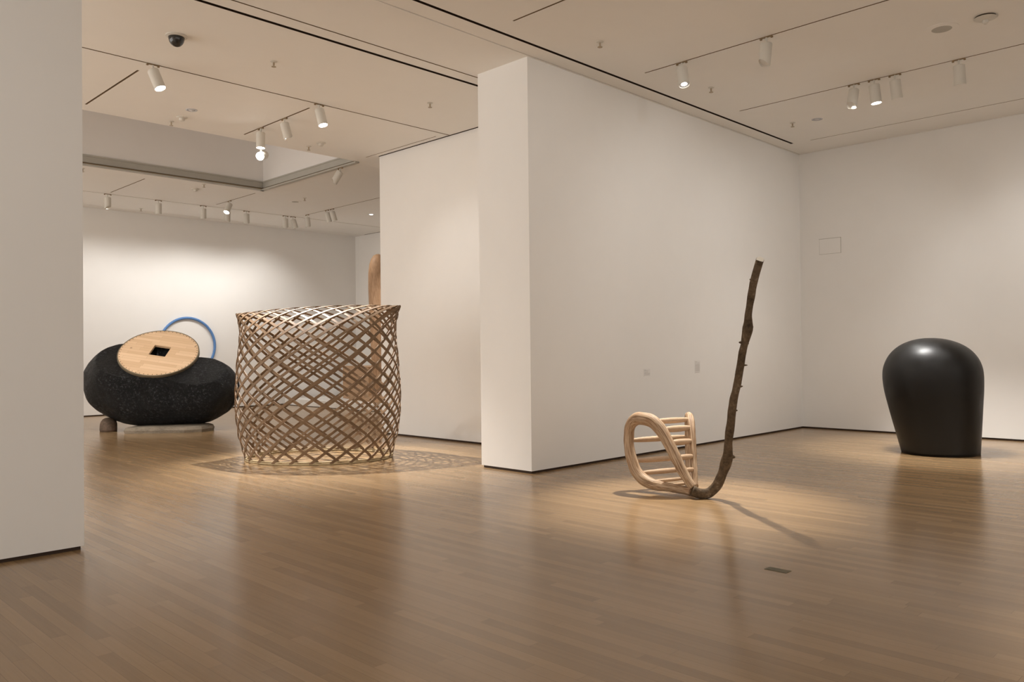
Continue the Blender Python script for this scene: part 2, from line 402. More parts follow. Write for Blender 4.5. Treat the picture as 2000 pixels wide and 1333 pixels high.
# ------------------------------------------------------------------ track lamps
def spot_meshes():
    d = {}
    bm = bmesh.new(); box(bm, (-0.075, -0.012, -0.012), (0.075, 0.012, 0.004))
    for sx in (-0.072, 0.072): box(bm, (sx - 0.012, -0.012, -0.028), (sx + 0.012, 0.012, -0.01))
    me_ = bpy.data.meshes.new('track_adapter'); bm.to_mesh(me_); bm.free(); me_.materials.append(M['track']); d['adapter'] = me_
    vs, fs = lathe([(0.011, 0.0), (0.011, -0.075), (0.02, -0.08), (0.02, -0.095)], 14)
    me_ = bpy.data.meshes.new('stem'); me_.from_pydata(vs, [], fs); me_.materials.append(M['white_metal']); d['stem'] = me_
    # housing: cylinder whose lower end is cut off on a slant, open with a wall thickness
    R, L, seg = 0.074, 0.27, 36
    def hous(cut):
        vs = []; fs = []
        rings = [(R * 0.25, 0.0, 0), (R * 0.93, 0.0, 0), (R, -0.008, 0), (R, -L, 1), (R - 0.005, -L, 1), (R - 0.005, -L + 0.05, 1)]
        for (r, z, c) in rings:
            for k in range(seg):
                a = 2 * PI * k / seg; zz = z + (cut * max(0, (math.cos(a) + 0.1)) if c else 0)
                vs.append((r * math.cos(a), r * math.sin(a), zz))
        for i in range(len(rings) - 1):
            for k in range(seg):
                k2 = (k + 1) % seg; fs.append((i * seg + k, i * seg + k2, (i + 1) * seg + k2, (i + 1) * seg + k))
        fs.append(tuple(range(seg)))
        h = bpy.data.meshes.new('housing'); h.from_pydata(vs, [], fs); h.materials.append(M['white_metal'])
        lv = []
        for k in range(seg):
            a = 2 * PI * k / seg; lv.append(((R - 0.005) * math.cos(a), (R - 0.005) * math.sin(a), -L + 0.015 + cut * max(0, math.cos(a) + 0.1)))
        return h, lv
    for nm, cut in (('flat', 0.0), ('slant', 0.055)):
        h, lv = hous(cut); d[nm] = h
        cx_ = [sum(v[i] for v in lv) / len(lv) for i in range(3)]
        gl = [(v[0] * 0.28 - 0.045, v[1] * 0.28, v[2] * 0.28 - (L - 0.002) * 0.72) for v in lv]
        for ln, mm, gv in (('lit', 'lit', lv), ('glint', 'lit', gl), ('off', 'white_metal', lv)):
            l = bpy.data.meshes.new('lens'); l.from_pydata(gv, [], [tuple(range(seg))]); l.materials.append(M[mm]); d[nm + ln] = l
        l = bpy.data.meshes.new('lens'); l.from_pydata(lv + gl, [], [tuple(range(seg)), tuple(range(seg, 2 * seg))]); l.materials.append(M['white_metal']); l.materials.append(M['lit'])
        l.polygons.foreach_set('material_index', [0, 1]); d[nm + 'glint'] = l
        inn = [(v[0] * 0.55, v[1] * 0.55, v[2] - 0.001) for v in lv]
        l = bpy.data.meshes.new('lens'); l.from_pydata(lv + inn, [], [tuple(range(seg)), tuple(range(seg, 2 * seg))]); l.materials.append(M['chrome']); l.materials.append(M['lit'])
        l.polygons.foreach_set('material_index', [0, 1]); d[nm + 'silver'] = l
    return d
SM = spot_meshes()
def inst(name, me_, parent, loc=(0, 0, 0)):
    o = bpy.data.objects.new(name, me_); C.objects.link(o); o.parent = parent; o.location = loc
    return o
def track_spot(loc, label, group, a=0.0, b=0.0, along='Y', shape='slant', lens='off', cutdir=0.0, watts=0, target=None, ang=60, drop=0.0, z=H, col=WHITE, size=0.05):
    """a: lean to the right as seen from the camera, b: lean towards the camera"""
    t_ = thing('track_lamp', label, 'track lamp', (loc[0], loc[1], z), group)
    ad = inst('track_adapter', SM['adapter'], t_)
    if along == 'Y': ad.rotation_euler = (0, 0, PI / 2)
    st = inst('stem', SM['stem'], t_); st.scale = (1, 1, 1 + drop / 0.095)
    r = Vector((RIGHT.x, RIGHT.y, 0)).normalized(); f = -Vector((FWD.x, FWD.y, 0)).normalized()
    ax = (Vector((0, 0, -1)) + r * a + f * b).normalized()
    q = Vector((0, 0, -1)).rotation_difference(ax) @ Quaternion((0, 0, 1), cutdir)
    h = inst('housing', SM[shape], t_, (0, 0, -0.085 - drop)); h.rotation_mode = 'QUATERNION'; h.rotation_quaternion = q
    le = inst('lens', SM[shape + lens], t_, (0, 0, -0.085 - drop)); le.rotation_mode = 'QUATERNION'; le.rotation_quaternion = q
    if watts:
        p = Vector((loc[0], loc[1], z - 0.085 - drop)) + ax * 0.29
        spot('track_or_added_spot', p, target, watts * LP, ang, 0.85, col, size)
    return t_
G1 = 'lamps on the right room tracks'; G2 = 'lamps on the near left ceiling tracks'; G3 = 'lamps in the far room'
track_spot((9.41, 6.01), 'white track lamp with bright silver lens turned to the viewer, left end of its track', G1, 0.05, 0.33, shape='flat', lens='silver', watts=1900, target=(7.55, 4.8, 0.3), ang=40, col=WARM, size=0.045)
track_spot((9.41, 4.78), 'white track lamp hanging alone, second along the front right track', G1, -0.10, -0.05, cutdir=2.6, watts=250, target=(7.6, 4.8, 1.2), ang=40)
track_spot((12.05, 4.75), 'leftmost of three close track lamps on the right, small glint at its tip', G1, -0.17, 0.06, cutdir=2.9, lens='glint', watts=420, target=(13.2, 4.2, 0.9), ang=56)
track_spot((12.05, 4.46), 'middle of three close track lamps on the right, glowing bottom edge', G1, 0.10, 0.03, shape='flat', lens='lit', watts=650, target=(13.4, 4.05, 0.9), ang=56)
track_spot((12.05, 4.17), 'rightmost of three close track lamps on the right, unlit looking', G1, 0.12, -0.02, cutdir=0.2, watts=360, target=(13.2, 4.0, 0.6), ang=60)
track_spot((12.05, 3.34), 'white track lamp hanging apart at the far right edge of the ceiling', G1, 0.07, -0.03, cutdir=0.2, watts=90, target=(15.7, 3.0, 1.8), ang=72)
track_spot((4.32, 10.97), 'white track lamp leaning right with bright oval lens, beneath the dark dome camera', G2, 0.42, 0.06, along='X', shape='flat', lens='lit', watts=150, target=(6.8, 10.9, 1.6), ang=44)
track_spot((6.87, 10.97), 'white track lamp with slanted glowing lens where the two left tracks meet', G2, 0.26, 0.12, along='X', shape='flat', lens='lit', watts=60, target=(9.6, 10.4, 2.0), ang=75)
track_spot((6.87, 12.03), 'white track lamp leaning right with glinting tip, middle of the short left track', G2, 0.26, 0.0, cutdir=0.3, lens='glint', watts=2600, target=(6.8, 10.8, 1.6), ang=60, size=0.03)
dbl = track_spot((6.87, 12.82), 'double track lamp, glowing edge above a second glaring head facing the viewer', G2, 0.0, 0.06, shape='flat', lens='lit', watts=500, target=(6.9, 10.9, 1.0), ang=50, size=0.03)
st_ = inst('stem', SM['stem'], dbl, (0.05, 0.09, 0)); st_.scale = (1, 1, 4.3)
q_ = Vector((0, 0, -1)).rotation_difference((Vector((0, 0, -0.34)) - Vector((FWD.x, FWD.y, 0))).normalized())
for nm_, me__ in (('housing', SM['flat']), ('lens', SM['flatlit'])):
    h_ = inst(nm_, me__, dbl, (0.05 + 0.13, 0.09 + 0.12, -0.40)); h_.rotation_mode = 'QUATERNION'; h_.rotation_quaternion = q_
track_spot((9.50, 14.38), 'pale lamp leaning left from the edge of the ceiling recess', G2, -0.62, 0.0, cutdir=2.8, z=H - 0.028, watts=120, target=(7.6, 17.0, 1.0), ang=60)
FW = [(7.03, 0.0, 'leftmost lamp on the long track along the far wall'), (8.24, 0.0, 'second lamp from the left on the far wall track'),
      (9.4, 0.0, 'third lamp from the left on the far wall track'), (10.07, -0.05, 'far wall track lamp hanging just below a glowing lamp'),
      (10.61, 0.02, 'fifth lamp from the left on the far wall track'), (11.79, 0.0, 'straight lamp of the close pair near the right of the far wall track'),
      (12.03, 0.28, 'tilted lamp of the close pair near the right of the far wall track')]
for i, (x, a, lb) in enumerate(FW):
    track_spot((x, 20.622), lb, G3, a, -0.02, along='X', cutdir=[-1.2, 1.0, 0.5, 2.5, 0.4, 0.3, 0.5][i], watts=(95, 95, 95, 60, 95, 80, 80)[i], target=(x, 22.9, 2.0), ang=100)
track_spot((9.587, 19.52), 'far room lamp with a glowing round lens facing the viewer', G3, -0.16, 0.55, shape='flat', lens='lit', watts=40, target=(8.6, 17.6, 1.0), ang=60)
track_spot((12.15, 20.06), 'first lamp on the far room side track, beside the long track end', G3, 0.1, 0.0, cutdir=0.4, watts=60, target=(15.6, 20.5, 2.2), ang=90)
track_spot((12.15, 19.05), 'front lamp of the overlapping pair on the far room side track', G3, 0.30, 0.0, cutdir=0.5, watts=90, target=(13.9, 20.4, 0.9), ang=60)
track_spot((12.15, 18.80), 'rear lamp of the overlapping pair on the far room side track', G3, 0.30, 0.0, cutdir=0.5, watts=60, target=(15.6, 18.0, 2.0), ang=90)

# ------------------------------------------------------------------ other ceiling fittings
def sprinkler(x, y, label):
    t_ = thing('sprinkler', label, 'sprinkler', (x, y, H), 'ceiling sprinklers')
    vs, fs = lathe([(0.045, 0), (0.045, -0.006), (0.014, -0.014), (0.014, -0.0145)], 20); mesh_obj('escutcheon', vs, fs, M['white_metal'], t_)
    vs, fs = lathe([(0.012, -0.012), (0.012, -0.05), (0.006, -0.055), (0.006, -0.07)], 12); mesh_obj('stem', vs, fs, M['fitting'], t_)
    vs, fs = lathe([(0.03, -0.068), (0.032, -0.073)], 16); mesh_obj('deflector', vs, fs, M['fitting'], t_)
for (x, y, lb) in [(5.43, 9.77, 'sprinkler head right of the dark dome camera'), (5.6, 13.47, 'sprinkler head by the small round detector above the recess edge'),
                   (8.09, 9.74, 'sprinkler head above the lit middle wall near the column'), (10.79, 17.93, 'sprinkler head beyond the right corner of the ceiling recess'),
                   (8.14, 13.37, 'sprinkler head right of the track lamps and near the square sensor'), (5.69, 18.13, 'sprinkler head beyond the recess at the far left wall edge'),
                   (8.22, 17.99, 'sprinkler head just beyond the long far edge of the recess'), (8.03, 6.32, 'sprinkler head beside the black slot, nearest of three in the right room'),
                   (10.65, 6.3, 'sprinkler head right of the bright silver lamp'), (13.35, 6.32, 'sprinkler head nearest the far corner of the right room'),
                   (13.0, 22.2, 'tiny sprinkler head near the far wall on the right'), (8.37, 22.1, 'tiny sprinkler head near the far wall on the left')]:
    sprinkler(x, y, lb)
def downlight(x, y, label, lit=False):
    t_ = thing('recessed_downlight', label, 'ceiling light', (x, y, H), 'recessed downlights')
    vs, fs = lathe([(0.062, -0.001), (0.064, -0.008), (0.088, -0.006), (0.09, 0.0)], 28, False); mesh_obj('rim', vs, fs, M['chrome'], t_, True)
    vs, fs = lathe([(0.0631, -0.0015), (0.03, -0.012), (0.012, -0.02)], 24); mesh_obj('reflector', vs, fs, M['glint'] if lit else M['chrome'], t_, True)
downlight(5.57, 12.62, 'small round silver downlight on the left ceiling'); downlight(13.45, 5.93, 'small round silver downlight in the right room')
downlight(13.46, 18.84, 'small lit downlight glowing on the far ceiling', True)
def detector(x, y, label, s=1.0):
    t_ = thing('smoke_detector', label, 'detector', (x, y, H), 'round detectors')
    vs, fs = lathe([(0.085 * s, 0), (0.085 * s, -0.012), (0.06 * s, -0.022)], 28); mesh_obj('base_plate', vs, fs, M['white_metal'], t_)
    vs, fs = lathe([(0.048 * s, -0.022), (0.045 * s, -0.05), (0.03 * s, -0.062)], 24); mesh_obj('sensor_head', vs, fs, M['white_metal'], t_)
detector(5.63, 13.12, 'white detector beside the silver downlight on the left'); detector(8.17, 12.99, 'white detector right of the glaring lamp')
detector(8.3, 18.63, 'white detector on the far ceiling beyond the recess')
def speaker(x, y, r, label):
    t_ = thing('ceiling_speaker', label, 'speaker', (x, y, H), 'ceiling speakers')
    vs, fs = lathe([(r, 0), (r, -0.004), (r * 0.62, -0.007), (r * 0.62, -0.0075)], 36); mesh_obj('frame', vs, fs, M['ceil'], t_)
    vs, fs = lathe([(r * 0.60, -0.007), (r * 0.58, -0.010)], 36); mesh_obj('grille', vs, fs, M['grey_trim'], t_)
speaker(10.74, 3.16, 0.19, 'flat round speaker with grey grille at the upper right'); speaker(10.87, 18.52, 0.15, 'faint flat round speaker on the far ceiling')
t_ = thing('dome_camera', 'dark glossy dome security camera on the left ceiling', 'security camera', (4.14, 9.79, H))
vs, fs = lathe([(0.125, 0), (0.125, -0.012), (0.098, -0.02), (0.098, -0.021)], 36); mesh_obj('mounting_ring', vs, fs, M['white_metal'], t_)
vs, fs = lathe([(0.094, -0.02)] + [(0.094 * math.cos(a), -0.02 - 0.115 * math.sin(a)) for a in [k * PI / 2 / 8 for k in range(1, 8)]] + [(0.004, -0.135)], 32); mesh_obj('dome', vs, fs, M['black_glass'], t_, True)
t_ = thing('ceiling_sensor', 'white cap sensor hanging slightly loose over a dark gap, top right corner', 'sensor', (10.72, 2.68, H))
vs, fs = lathe([(0.11, 0), (0.11, -0.016)], 30); mesh_obj('dark_collar', vs, fs, M['dark'], t_)
vs, fs = lathe([(0.118, -0.016), (0.122, -0.022), (0.075, -0.034), (0.05, -0.042)], 30); mesh_obj('cap', vs, fs, M['white_metal'], t_)
vs, fs = lathe([(0.03, -0.04), (0.032, -0.075), (0.018, -0.088)], 20); mesh_obj('sensor_tip', vs, fs, M['white_metal'], t_)

# ------------------------------------------------------------------ things on the walls and the floor
def wall_text(y0x, z1, w_, h_, rows, label):
    t_ = thing('wall_label', label, 'label', (y0x, 7.309, z1), 'wall labels')
    box_obj('card', (0, -0.003, -h_), (w_, 0, 0), M['card'], t_)
    bm = bmesh.new()
    for (zz, a, b) in rows: box(bm, (0.012 + a * w_, -0.0042, -zz - 0.006), (b * w_ - 0.012, -0.0028, -zz))
    bm_obj('text_lines', bm, M['ink'], t_)
wall_text(10.27, 1.315, 0.17, 0.11, [(0.012, 0, .4), (0.028, 0, .75), (0.05, 0, .7), (0.066, 0, 1), (0.084, 0, .95)], 'small wall label left of the wooden hoops, printed with a few short lines')
wall_text(11.72, 1.42, 0.16, 0.21, [(0.014, 0, .5), (0.032, 0, .95)] + [(0.055 + 0.0125 * k, 0, .97) for k in range(10)] + [(0.188, 0, .9)], 'taller wall label with a block of text beside the dark branch')
t_ = thing('access_panel', 'flush rectangular access panel high on the right wall', 'access panel', (15.7, 6.7, 3.61))
box_obj('panel', (-0.004, -0.21, -0.148), (0, 0.21, 0.148), M['wall'], t_)
bm = bmesh.new()
for (a, b) in (((-0.0052, -0.22, 0.148), (-0.0002, 0.22, 0.156)), ((-0.0042, -0.22, -0.153), (-0.0002, 0.22, -0.148)), ((-0.0052, -0.218, -0.153), (-0.0002, -0.21, 0.156)), ((-0.003, 0.21, -0.153), (-0.0002, 0.2135, 0.156))):
    box(bm, a, b)
bm_obj('seam', bm, M['grey_trim'], t_)  # grey strips stand in for the thin shadow line around the panel
t_ = thing('floor_outlet', 'small dull brass floor outlet cover set in the boards', 'outlet cover', (5.57, 2.80, 0))
box_obj('plate', (-0.042, -0.085, 0), (0.042, 0.085, 0.0025), M['brass'], t_)
box_obj('lid', (-0.032, -0.07, 0.0025), (0.032, 0.07, 0.0035), M['brass'], t_)

# blue hoop on the far wall
R_, r_ = 0.80, 0.036
pts = [Vector((R_ * math.cos(2 * PI * k / 96), 0, R_ * math.sin(2 * PI * k / 96))) for k in range(96)]
vs, fs = tube(pts, [r_] * 96, 12, True)
o = mesh_obj('blue_ring', vs, fs, M['blue'], None, True); o.location = (9.94, 22.86, 1.85); tag(o, 'thin blue ring hung on the far wall behind the black vessel', 'ring sculpture')

# plinth with wooden box and post
t_ = thing('plinth', 'low white plinth seen through the lattice basket', 'plinth', (12.95, 18.02, 0))
box_obj('platform', (0, 0, 0.018), (2.4, 4.75, 0.2), M['plinth'], t_); box_obj('recessed_base', (0.03, 0.03, 0), (2.37, 4.7, 0.018), M['base'], t_)
# box: front face from (14.15,21.37) to (13.45,18.95)
pbox = thing('wooden_crate', 'honey coloured plank box standing on the white plinth', 'wooden box', (13.47, 19.05, 0.2))
e1 = Vector((14.15 - 13.47, 21.37 - 19.05, 0)); Lb = e1.length; ang_ = math.atan2(e1.y, e1.x) - PI / 2
pbox.rotation_euler = (0, 0, ang_)
def plank_box():
    hh = 1.0; d_ = 0.95
    box_obj('side_boards', (0.0, 0.0, 0.0), (d_, Lb, hh - 0.03), M['crate'], pbox)
    box_obj('top_board', (-0.012, -0.012, hh - 0.03), (d_ + 0.012, Lb + 0.012, hh), M['crate'], pbox)
t2 = NT('crate boards'); sp = t2.n('ShaderNodeSeparateXYZ'); t2.l(t2.coords(), sp.inputs[0])
zr = t2.math('DIVIDE', sp.outputs[2], 0.11); row = t2.math('FLOOR', zr); wn = t2.n('ShaderNodeTexWhiteNoise', noise_dimensions='1D'); t2.l(row, wn.inputs['W'])
g = t2.noise(t2.mapping(t2.coords(), (0.8, 0.8, 16)), 2.5, 4)
col = t2.ramp(t2.math('ADD', t2.math('MULTIPLY', wn.outputs[0], 0.4), t2.math('MULTIPLY', g, 0.6)), [(0.1, (0.42, 0.255, 0.14)), (0.9, (0.54, 0.345, 0.20))])
fr = t2.math('FRACT', zr); col = t2.mix(t2.ramp(fr, [(0.02, (0, 0, 0)), (0.06, (1, 1, 1))]), (0.20, 0.11, 0.05), col)
t2.base(col); t2.rough(0.5, 0.3); M['crate'] = t2.m
plank_box()
# post with rounded top
bm = bmesh.new()
vs = []; fs = []; seg = 32; rows = [(0, 0.15), (0.06, 0.175), (0.6, 0.19), (1.4, 0.215), (2.2, 0.245), (3.2, 0.275), (3.6, 0.27), (3.85, 0.24), (4.0, 0.19), (4.1, 0.12), (4.14, 0.04)]
vs, fs = lathe([(r, z) for z, r in rows], seg)
vs = [(x * 1.0, y * 0.75, z) for x, y, z in vs]
bm.free()
o = mesh_obj('wooden_post', vs, fs, M['post'], None, True); o.location = (13.37, 18.42, 0.2); o.rotation_euler = (0, 0, -PI / 4)
tag(o, 'tall wooden post with a rounded top rising behind the basket', 'wooden post')

# ------------------------------------------------------------------ black tarred vessel with a pine disc
def vessel():
    base = Vector((7.04, 17.60, 0.0))
    Rr = Vector((RIGHT.x, RIGHT.y, 0)).normalized(); Ff = Vector((FWD.x, FWD.y, 0)).normalized()
    t_ = thing('black_vessel', 'bulging black tarred vessel with a slanted pine disc on top', 'sculpture', base)
    sc = 90.3
    def P(px, py, dep=0.0):   # metres right of centre, height, depth
        return Vector(((px - 311) / sc, dep, (691.5 - py) / sc + 1.63))
    cen = P(308, 745, 0.0)
    ell = [  # centre, semi axes
        (P(264, 746), Vector((1.06, 0.84, 0.87))),
        (P(311, 768), Vector((1.20, 0.80, 0.75))),
        (P(372, 764), Vector((0.96, 0.76, 0.72))),
        (P(395, 758), Vector((0.73, 0.66, 0.65))),
    ]
    # disc frame
    n = Vector((0.151, -0.578, 0.802)).normalized()
    ua = Vector((0, 0, 1)).cross(n).normalized(); va = n.cross(ua).normalized(); th = math.radians(-15)
    u0 = (ua * math.cos(th) + va * math.sin(th)).normalized(); v0 = n.cross(u0).normalized()
    dc = Vector((0.026, -0.10, 1.644)); Rd = 0.80
    # body by direction, outermost of the lobes softly blended
    NU, NV = 260, 160; vs = []
    for j in range(NV + 1):
        phi = PI * j / NV
        for i in range(NU):
            lam = 2 * PI * i / NU
            d = Vector((math.sin(phi) * math.cos(lam), math.sin(phi) * math.sin(lam), math.cos(phi)))
            rs = []
            for (c, s) in ell:
                o_ = Vector(((cen.x - c.x) / s.x, (cen.y - c.y) / s.y, (cen.z - c.z) / s.z)); q = Vector((d.x / s.x, d.y / s.y, d.z / s.z))
                A = q.dot(q); B = o_.dot(q); Cc = o_.dot(o_) - 1
                D = B * B - A * Cc
                if D > 0: rs.append((-B + math.sqrt(D)) / A)
            # neck under the disc
            dn = d.dot(n); tplane = 1e9
            if dn > 0.05:
                tplane = ((dc - cen).dot(n) - 0.03) / dn
                hit = cen + d * tplane - dc; rr = math.hypot(hit.dot(u0), hit.dot(v0))
                if rr < Rd * 0.965: rs.append(tplane)
                else:
                    rim = dc - n * 0.03 + (u0 * hit.dot(u0) + v0 * hit.dot(v0)) * (Rd * 0.965 / rr) - cen
                    rs.append(rim.length * max(0.2, 1 - 1.7 * d.angle(rim)))
            k = 26.0; mx = max(rs) if rs else 0.1
            r = mx + math.log(sum(math.exp(k * (x - mx)) for x in rs)) / k
            if tplane < 1e8:
                hit = cen + d * tplane - dc; hu, hv = hit.dot(u0), hit.dot(v0)
                r = min(r, tplane)
                if abs(hu) < 0.28 and abs(hv - 0.06) < 0.28: r = min(r, tplane - 0.32)
            p = cen + d * r
            nn = noise.noise(p * 2.2) * 0.035 + noise.noise(p * 7) * 0.008
            # drapery-like vertical ribs on the front
            az = math.atan2(d.x, -d.y)
            if p.z < 1.35 and d.y < 0: nn += -0.045 * (0.5 + 0.5 * math.cos(az * 8.0 + 1.0 + 0.8 * noise.noise(p * 1.5))) ** 2 * min(1, max(0, 1.2 - p.z) * 2) * min(1, max(0, p.z - 0.15) * 2)
            if not (tplane < 1e8 and abs(r - tplane) < 1e-4): r += nn
            p = cen + d * r
            p.z = 0.5 * (p.z + 0.10 + math.sqrt((p.z - 0.10) ** 2 + 0.0016))
            vs.append(p)
    fs = []
    for j in range(NV):
        for i in range(NU):
            i2 = (i + 1) % NU; fs.append((j * NU + i, j * NU + i2, (j + 1) * NU + i2, (j + 1) * NU + i))
    R3 = Matrix((Rr, Ff, Vector((0, 0, 1)))).transposed()
    vs = [R3 @ v for v in vs]
    o = mesh_obj('body', vs, fs, M['tar'], t_, True)
    # disc: ring with a square hole
    hs = 0.174; seg = 96; vs = []; fs = []
    ch = Vector((0.0015, 0.06)); rot = 0.0
    def sq(a):
        c, s = math.cos(a), math.sin(a); k = hs / max(abs(c), abs(s)); x, y = c * k, s * k
        return (ch.x + x * math.cos(rot) - y * math.sin(rot), ch.y + x * math.sin(rot) + y * math.cos(rot))
    th_ = 0.05
    for ring in range(4):
        for k in range(seg):
            a = 2 * PI * (k + 0.5) / seg
            if ring in (0, 3): x, y = sq(PI / 4 * round(a / (PI / 4)) if abs(a / (PI / 4) - round(a / (PI / 4))) < 0.09 and round(a / (PI / 4)) % 2 else a)
            else: x, y = Rd * math.cos(a), Rd * math.sin(a)
            vs.append((x, y, 0 if ring in (0, 1) else -th_))
    for a_, b_ in ((0, 1), (1, 2), (2, 3), (3, 0)):
        for k in range(seg):
            k2 = (k + 1) % seg; fs.append((a_ * seg + k, a_ * seg + k2, b_ * seg + k2, b_ * seg + k))
    disc = mesh_obj('pine_disc', vs, fs, M['pine'], t_)
    wu, wv, wn_ = R3 @ u0, R3 @ v0, R3 @ n
    mm = Matrix((wu, wv, wn_)).transposed().to_4x4(); mm.translation = R3 @ (dc + n * 0.022)
    disc.matrix_basis = mm
    disc['label'] = 'pale pine disc with a square hole'
    # rim band with studs
    vs, fs = [], []
    prof = [(Rd - 0.012, 0.004), (Rd + 0.006, 0.004), (Rd + 0.012, -0.005), (Rd + 0.012, -0.075), (Rd - 0.005, -0.075)]
    vs, fs = lathe(prof, 96, False); band = mesh_obj('rim_band', vs, fs, M['band'], t_, False); band.matrix_basis = mm
    bm = bmesh.new()
    for k in range(56):
        a = 2 * PI * k / 56
        bmesh.ops.create_icosphere(bm, subdivisions=1, radius=0.009, matrix=Matrix.Translation(((Rd - 0.035) * math.cos(a), (Rd - 0.035) * math.sin(a), 0.002)))
    st = bm_obj('rivets', bm, M['dark'], t_); st.matrix_basis = mm
M['band'] = paint('weathered rim band', (0.16, 0.125, 0.08), 0.6)
vessel()
# stump under the left end
vs, fs = lathe([(0.165, 0), (0.17, 0.05), (0.168, 0.16), (0.148, 0.22), (0.11, 0.265), (0.06, 0.288), (0.012, 0.294)], 36)
vs = [Vector(v) * (1 + 0.04 * noise.noise(Vector(v) * 6)) for v in vs]; vs = [Vector((v.x, v.y, max(0, v.z))) for v in vs]
o = mesh_obj('wooden_stump', vs, fs, M['stump'], None, True); o.location = (6.17, 18.12, 0); tag(o, 'small rounded wooden stump propping the left end of the black vessel', 'wooden block')
# weathered slab
def slab():
    Rr = Vector((RIGHT.x, RIGHT.y, 0)).normalized(); Ff = Vector((FWD.x, FWD.y, 0)).normalized(); base = Vector((6.95, 17.42, 0))
    out = [(-0.44, -0.62), (-0.1, -0.62), (0.3, -0.60), (0.75, -0.55), (1.05, -0.40), (1.16, -0.1), (1.12, 0.1), (1.0, 0.28), (0.7, 0.38), (0.3, 0.42), (-0.1, 0.45), (-0.45, 0.4), (-0.48, 0.0)]
    cen = (0.3, 0); vs = []; n_ = len(out)
    lv = [(1.0, 0.0), (1.02, 0.06), (0.985, 0.11), (0.93, 0.125)]
    for s, z in lv:
        for (x, y) in out:
            zz = z * (1.0 + 0.3 * noise.noise(Vector((x * 2, y * 2, 0)))) 
            p = Rr * (cen[0] + (x - cen[0]) * s) + Ff * (y * s); vs.append((p.x, p.y, zz))
    fs = []
    for i in range(3):
        for k in range(n_): fs.append((i * n_ + k, i * n_ + (k + 1) % n_, (i + 1) * n_ + (k + 1) % n_, (i + 1) * n_ + k))
    fs += [tuple(range(n_))[::-1], tuple(3 * n_ + k for k in range(n_))]
    o = mesh_obj('wooden_slab', vs, fs, M['slab']); o.location = base; tag(o, 'rough pale wooden slab lying under the black vessel', 'wooden slab')
slab()

# ------------------------------------------------------------------ black dome sculpture
def dome():
    base = Vector((13.28, 4.02, 0)); Rr = Vector((RIGHT.x, RIGHT.y, 0)).normalized(); Ff = Vector((FWD.x, FWD.y, 0)).normalized()
    sc = 128.3; cx = 1838.0
    prof = [(887, 1768.5, 1906.0), (860, 1762, 1908.5), (830, 1754.5, 1911), (800, 1747, 1913), (775, 1741, 1914.5), (757, 1738, 1914.7), (742, 1737, 1914.2), (728, 1738.3, 1912), (714, 1743, 1906.5),
            (702, 1750, 1898), (692, 1759.5, 1887), (684, 1771, 1873.5), (678, 1785, 1858), (674.5, 1799, 1843), (673, 1812, 1829)]
    P = []
    for (y, l, r) in prof: P.append(((675.2 - y) / sc + 1.63, (l - cx) / sc, (r - cx) / sc))
    z0 = P[0][0]; k = 1.745 / (P[-1][0] - z0)
    pts = catmull([((z - z0) * k, l, r) for z, l, r in P], 5)
    seg = 72; vs = []; fs = []
    for p in pts:
        c = (p[1] + p[2]) / 2; r = (p[2] - p[1]) / 2
        for i in range(seg):
            a = 2 * PI * i / seg
            x = c + r * math.cos(a); y = r * 0.97 * math.sin(a) + 0.04 * math.sin(PI * p[0] / 1.75)
            q = Rr * x + Ff * y; vs.append((q.x, q.y, p[0]))
    n_ = len(pts)
    for i in range(n_ - 1):
        for k2 in range(seg): fs.append((i * seg + k2, i * seg + (k2 + 1) % seg, (i + 1) * seg + (k2 + 1) % seg, (i + 1) * seg + k2))
    fs.append(tuple(range(seg))[::-1]); fs.append(tuple((n_ - 1) * seg + q for q in range(seg)))
    o = mesh_obj('dome_sculpture', vs, fs, M['self'], None, True); o.location = base
    tag(o, 'smooth black rounded dome sculpture standing on the floor at the right', 'sculpture')
dome()

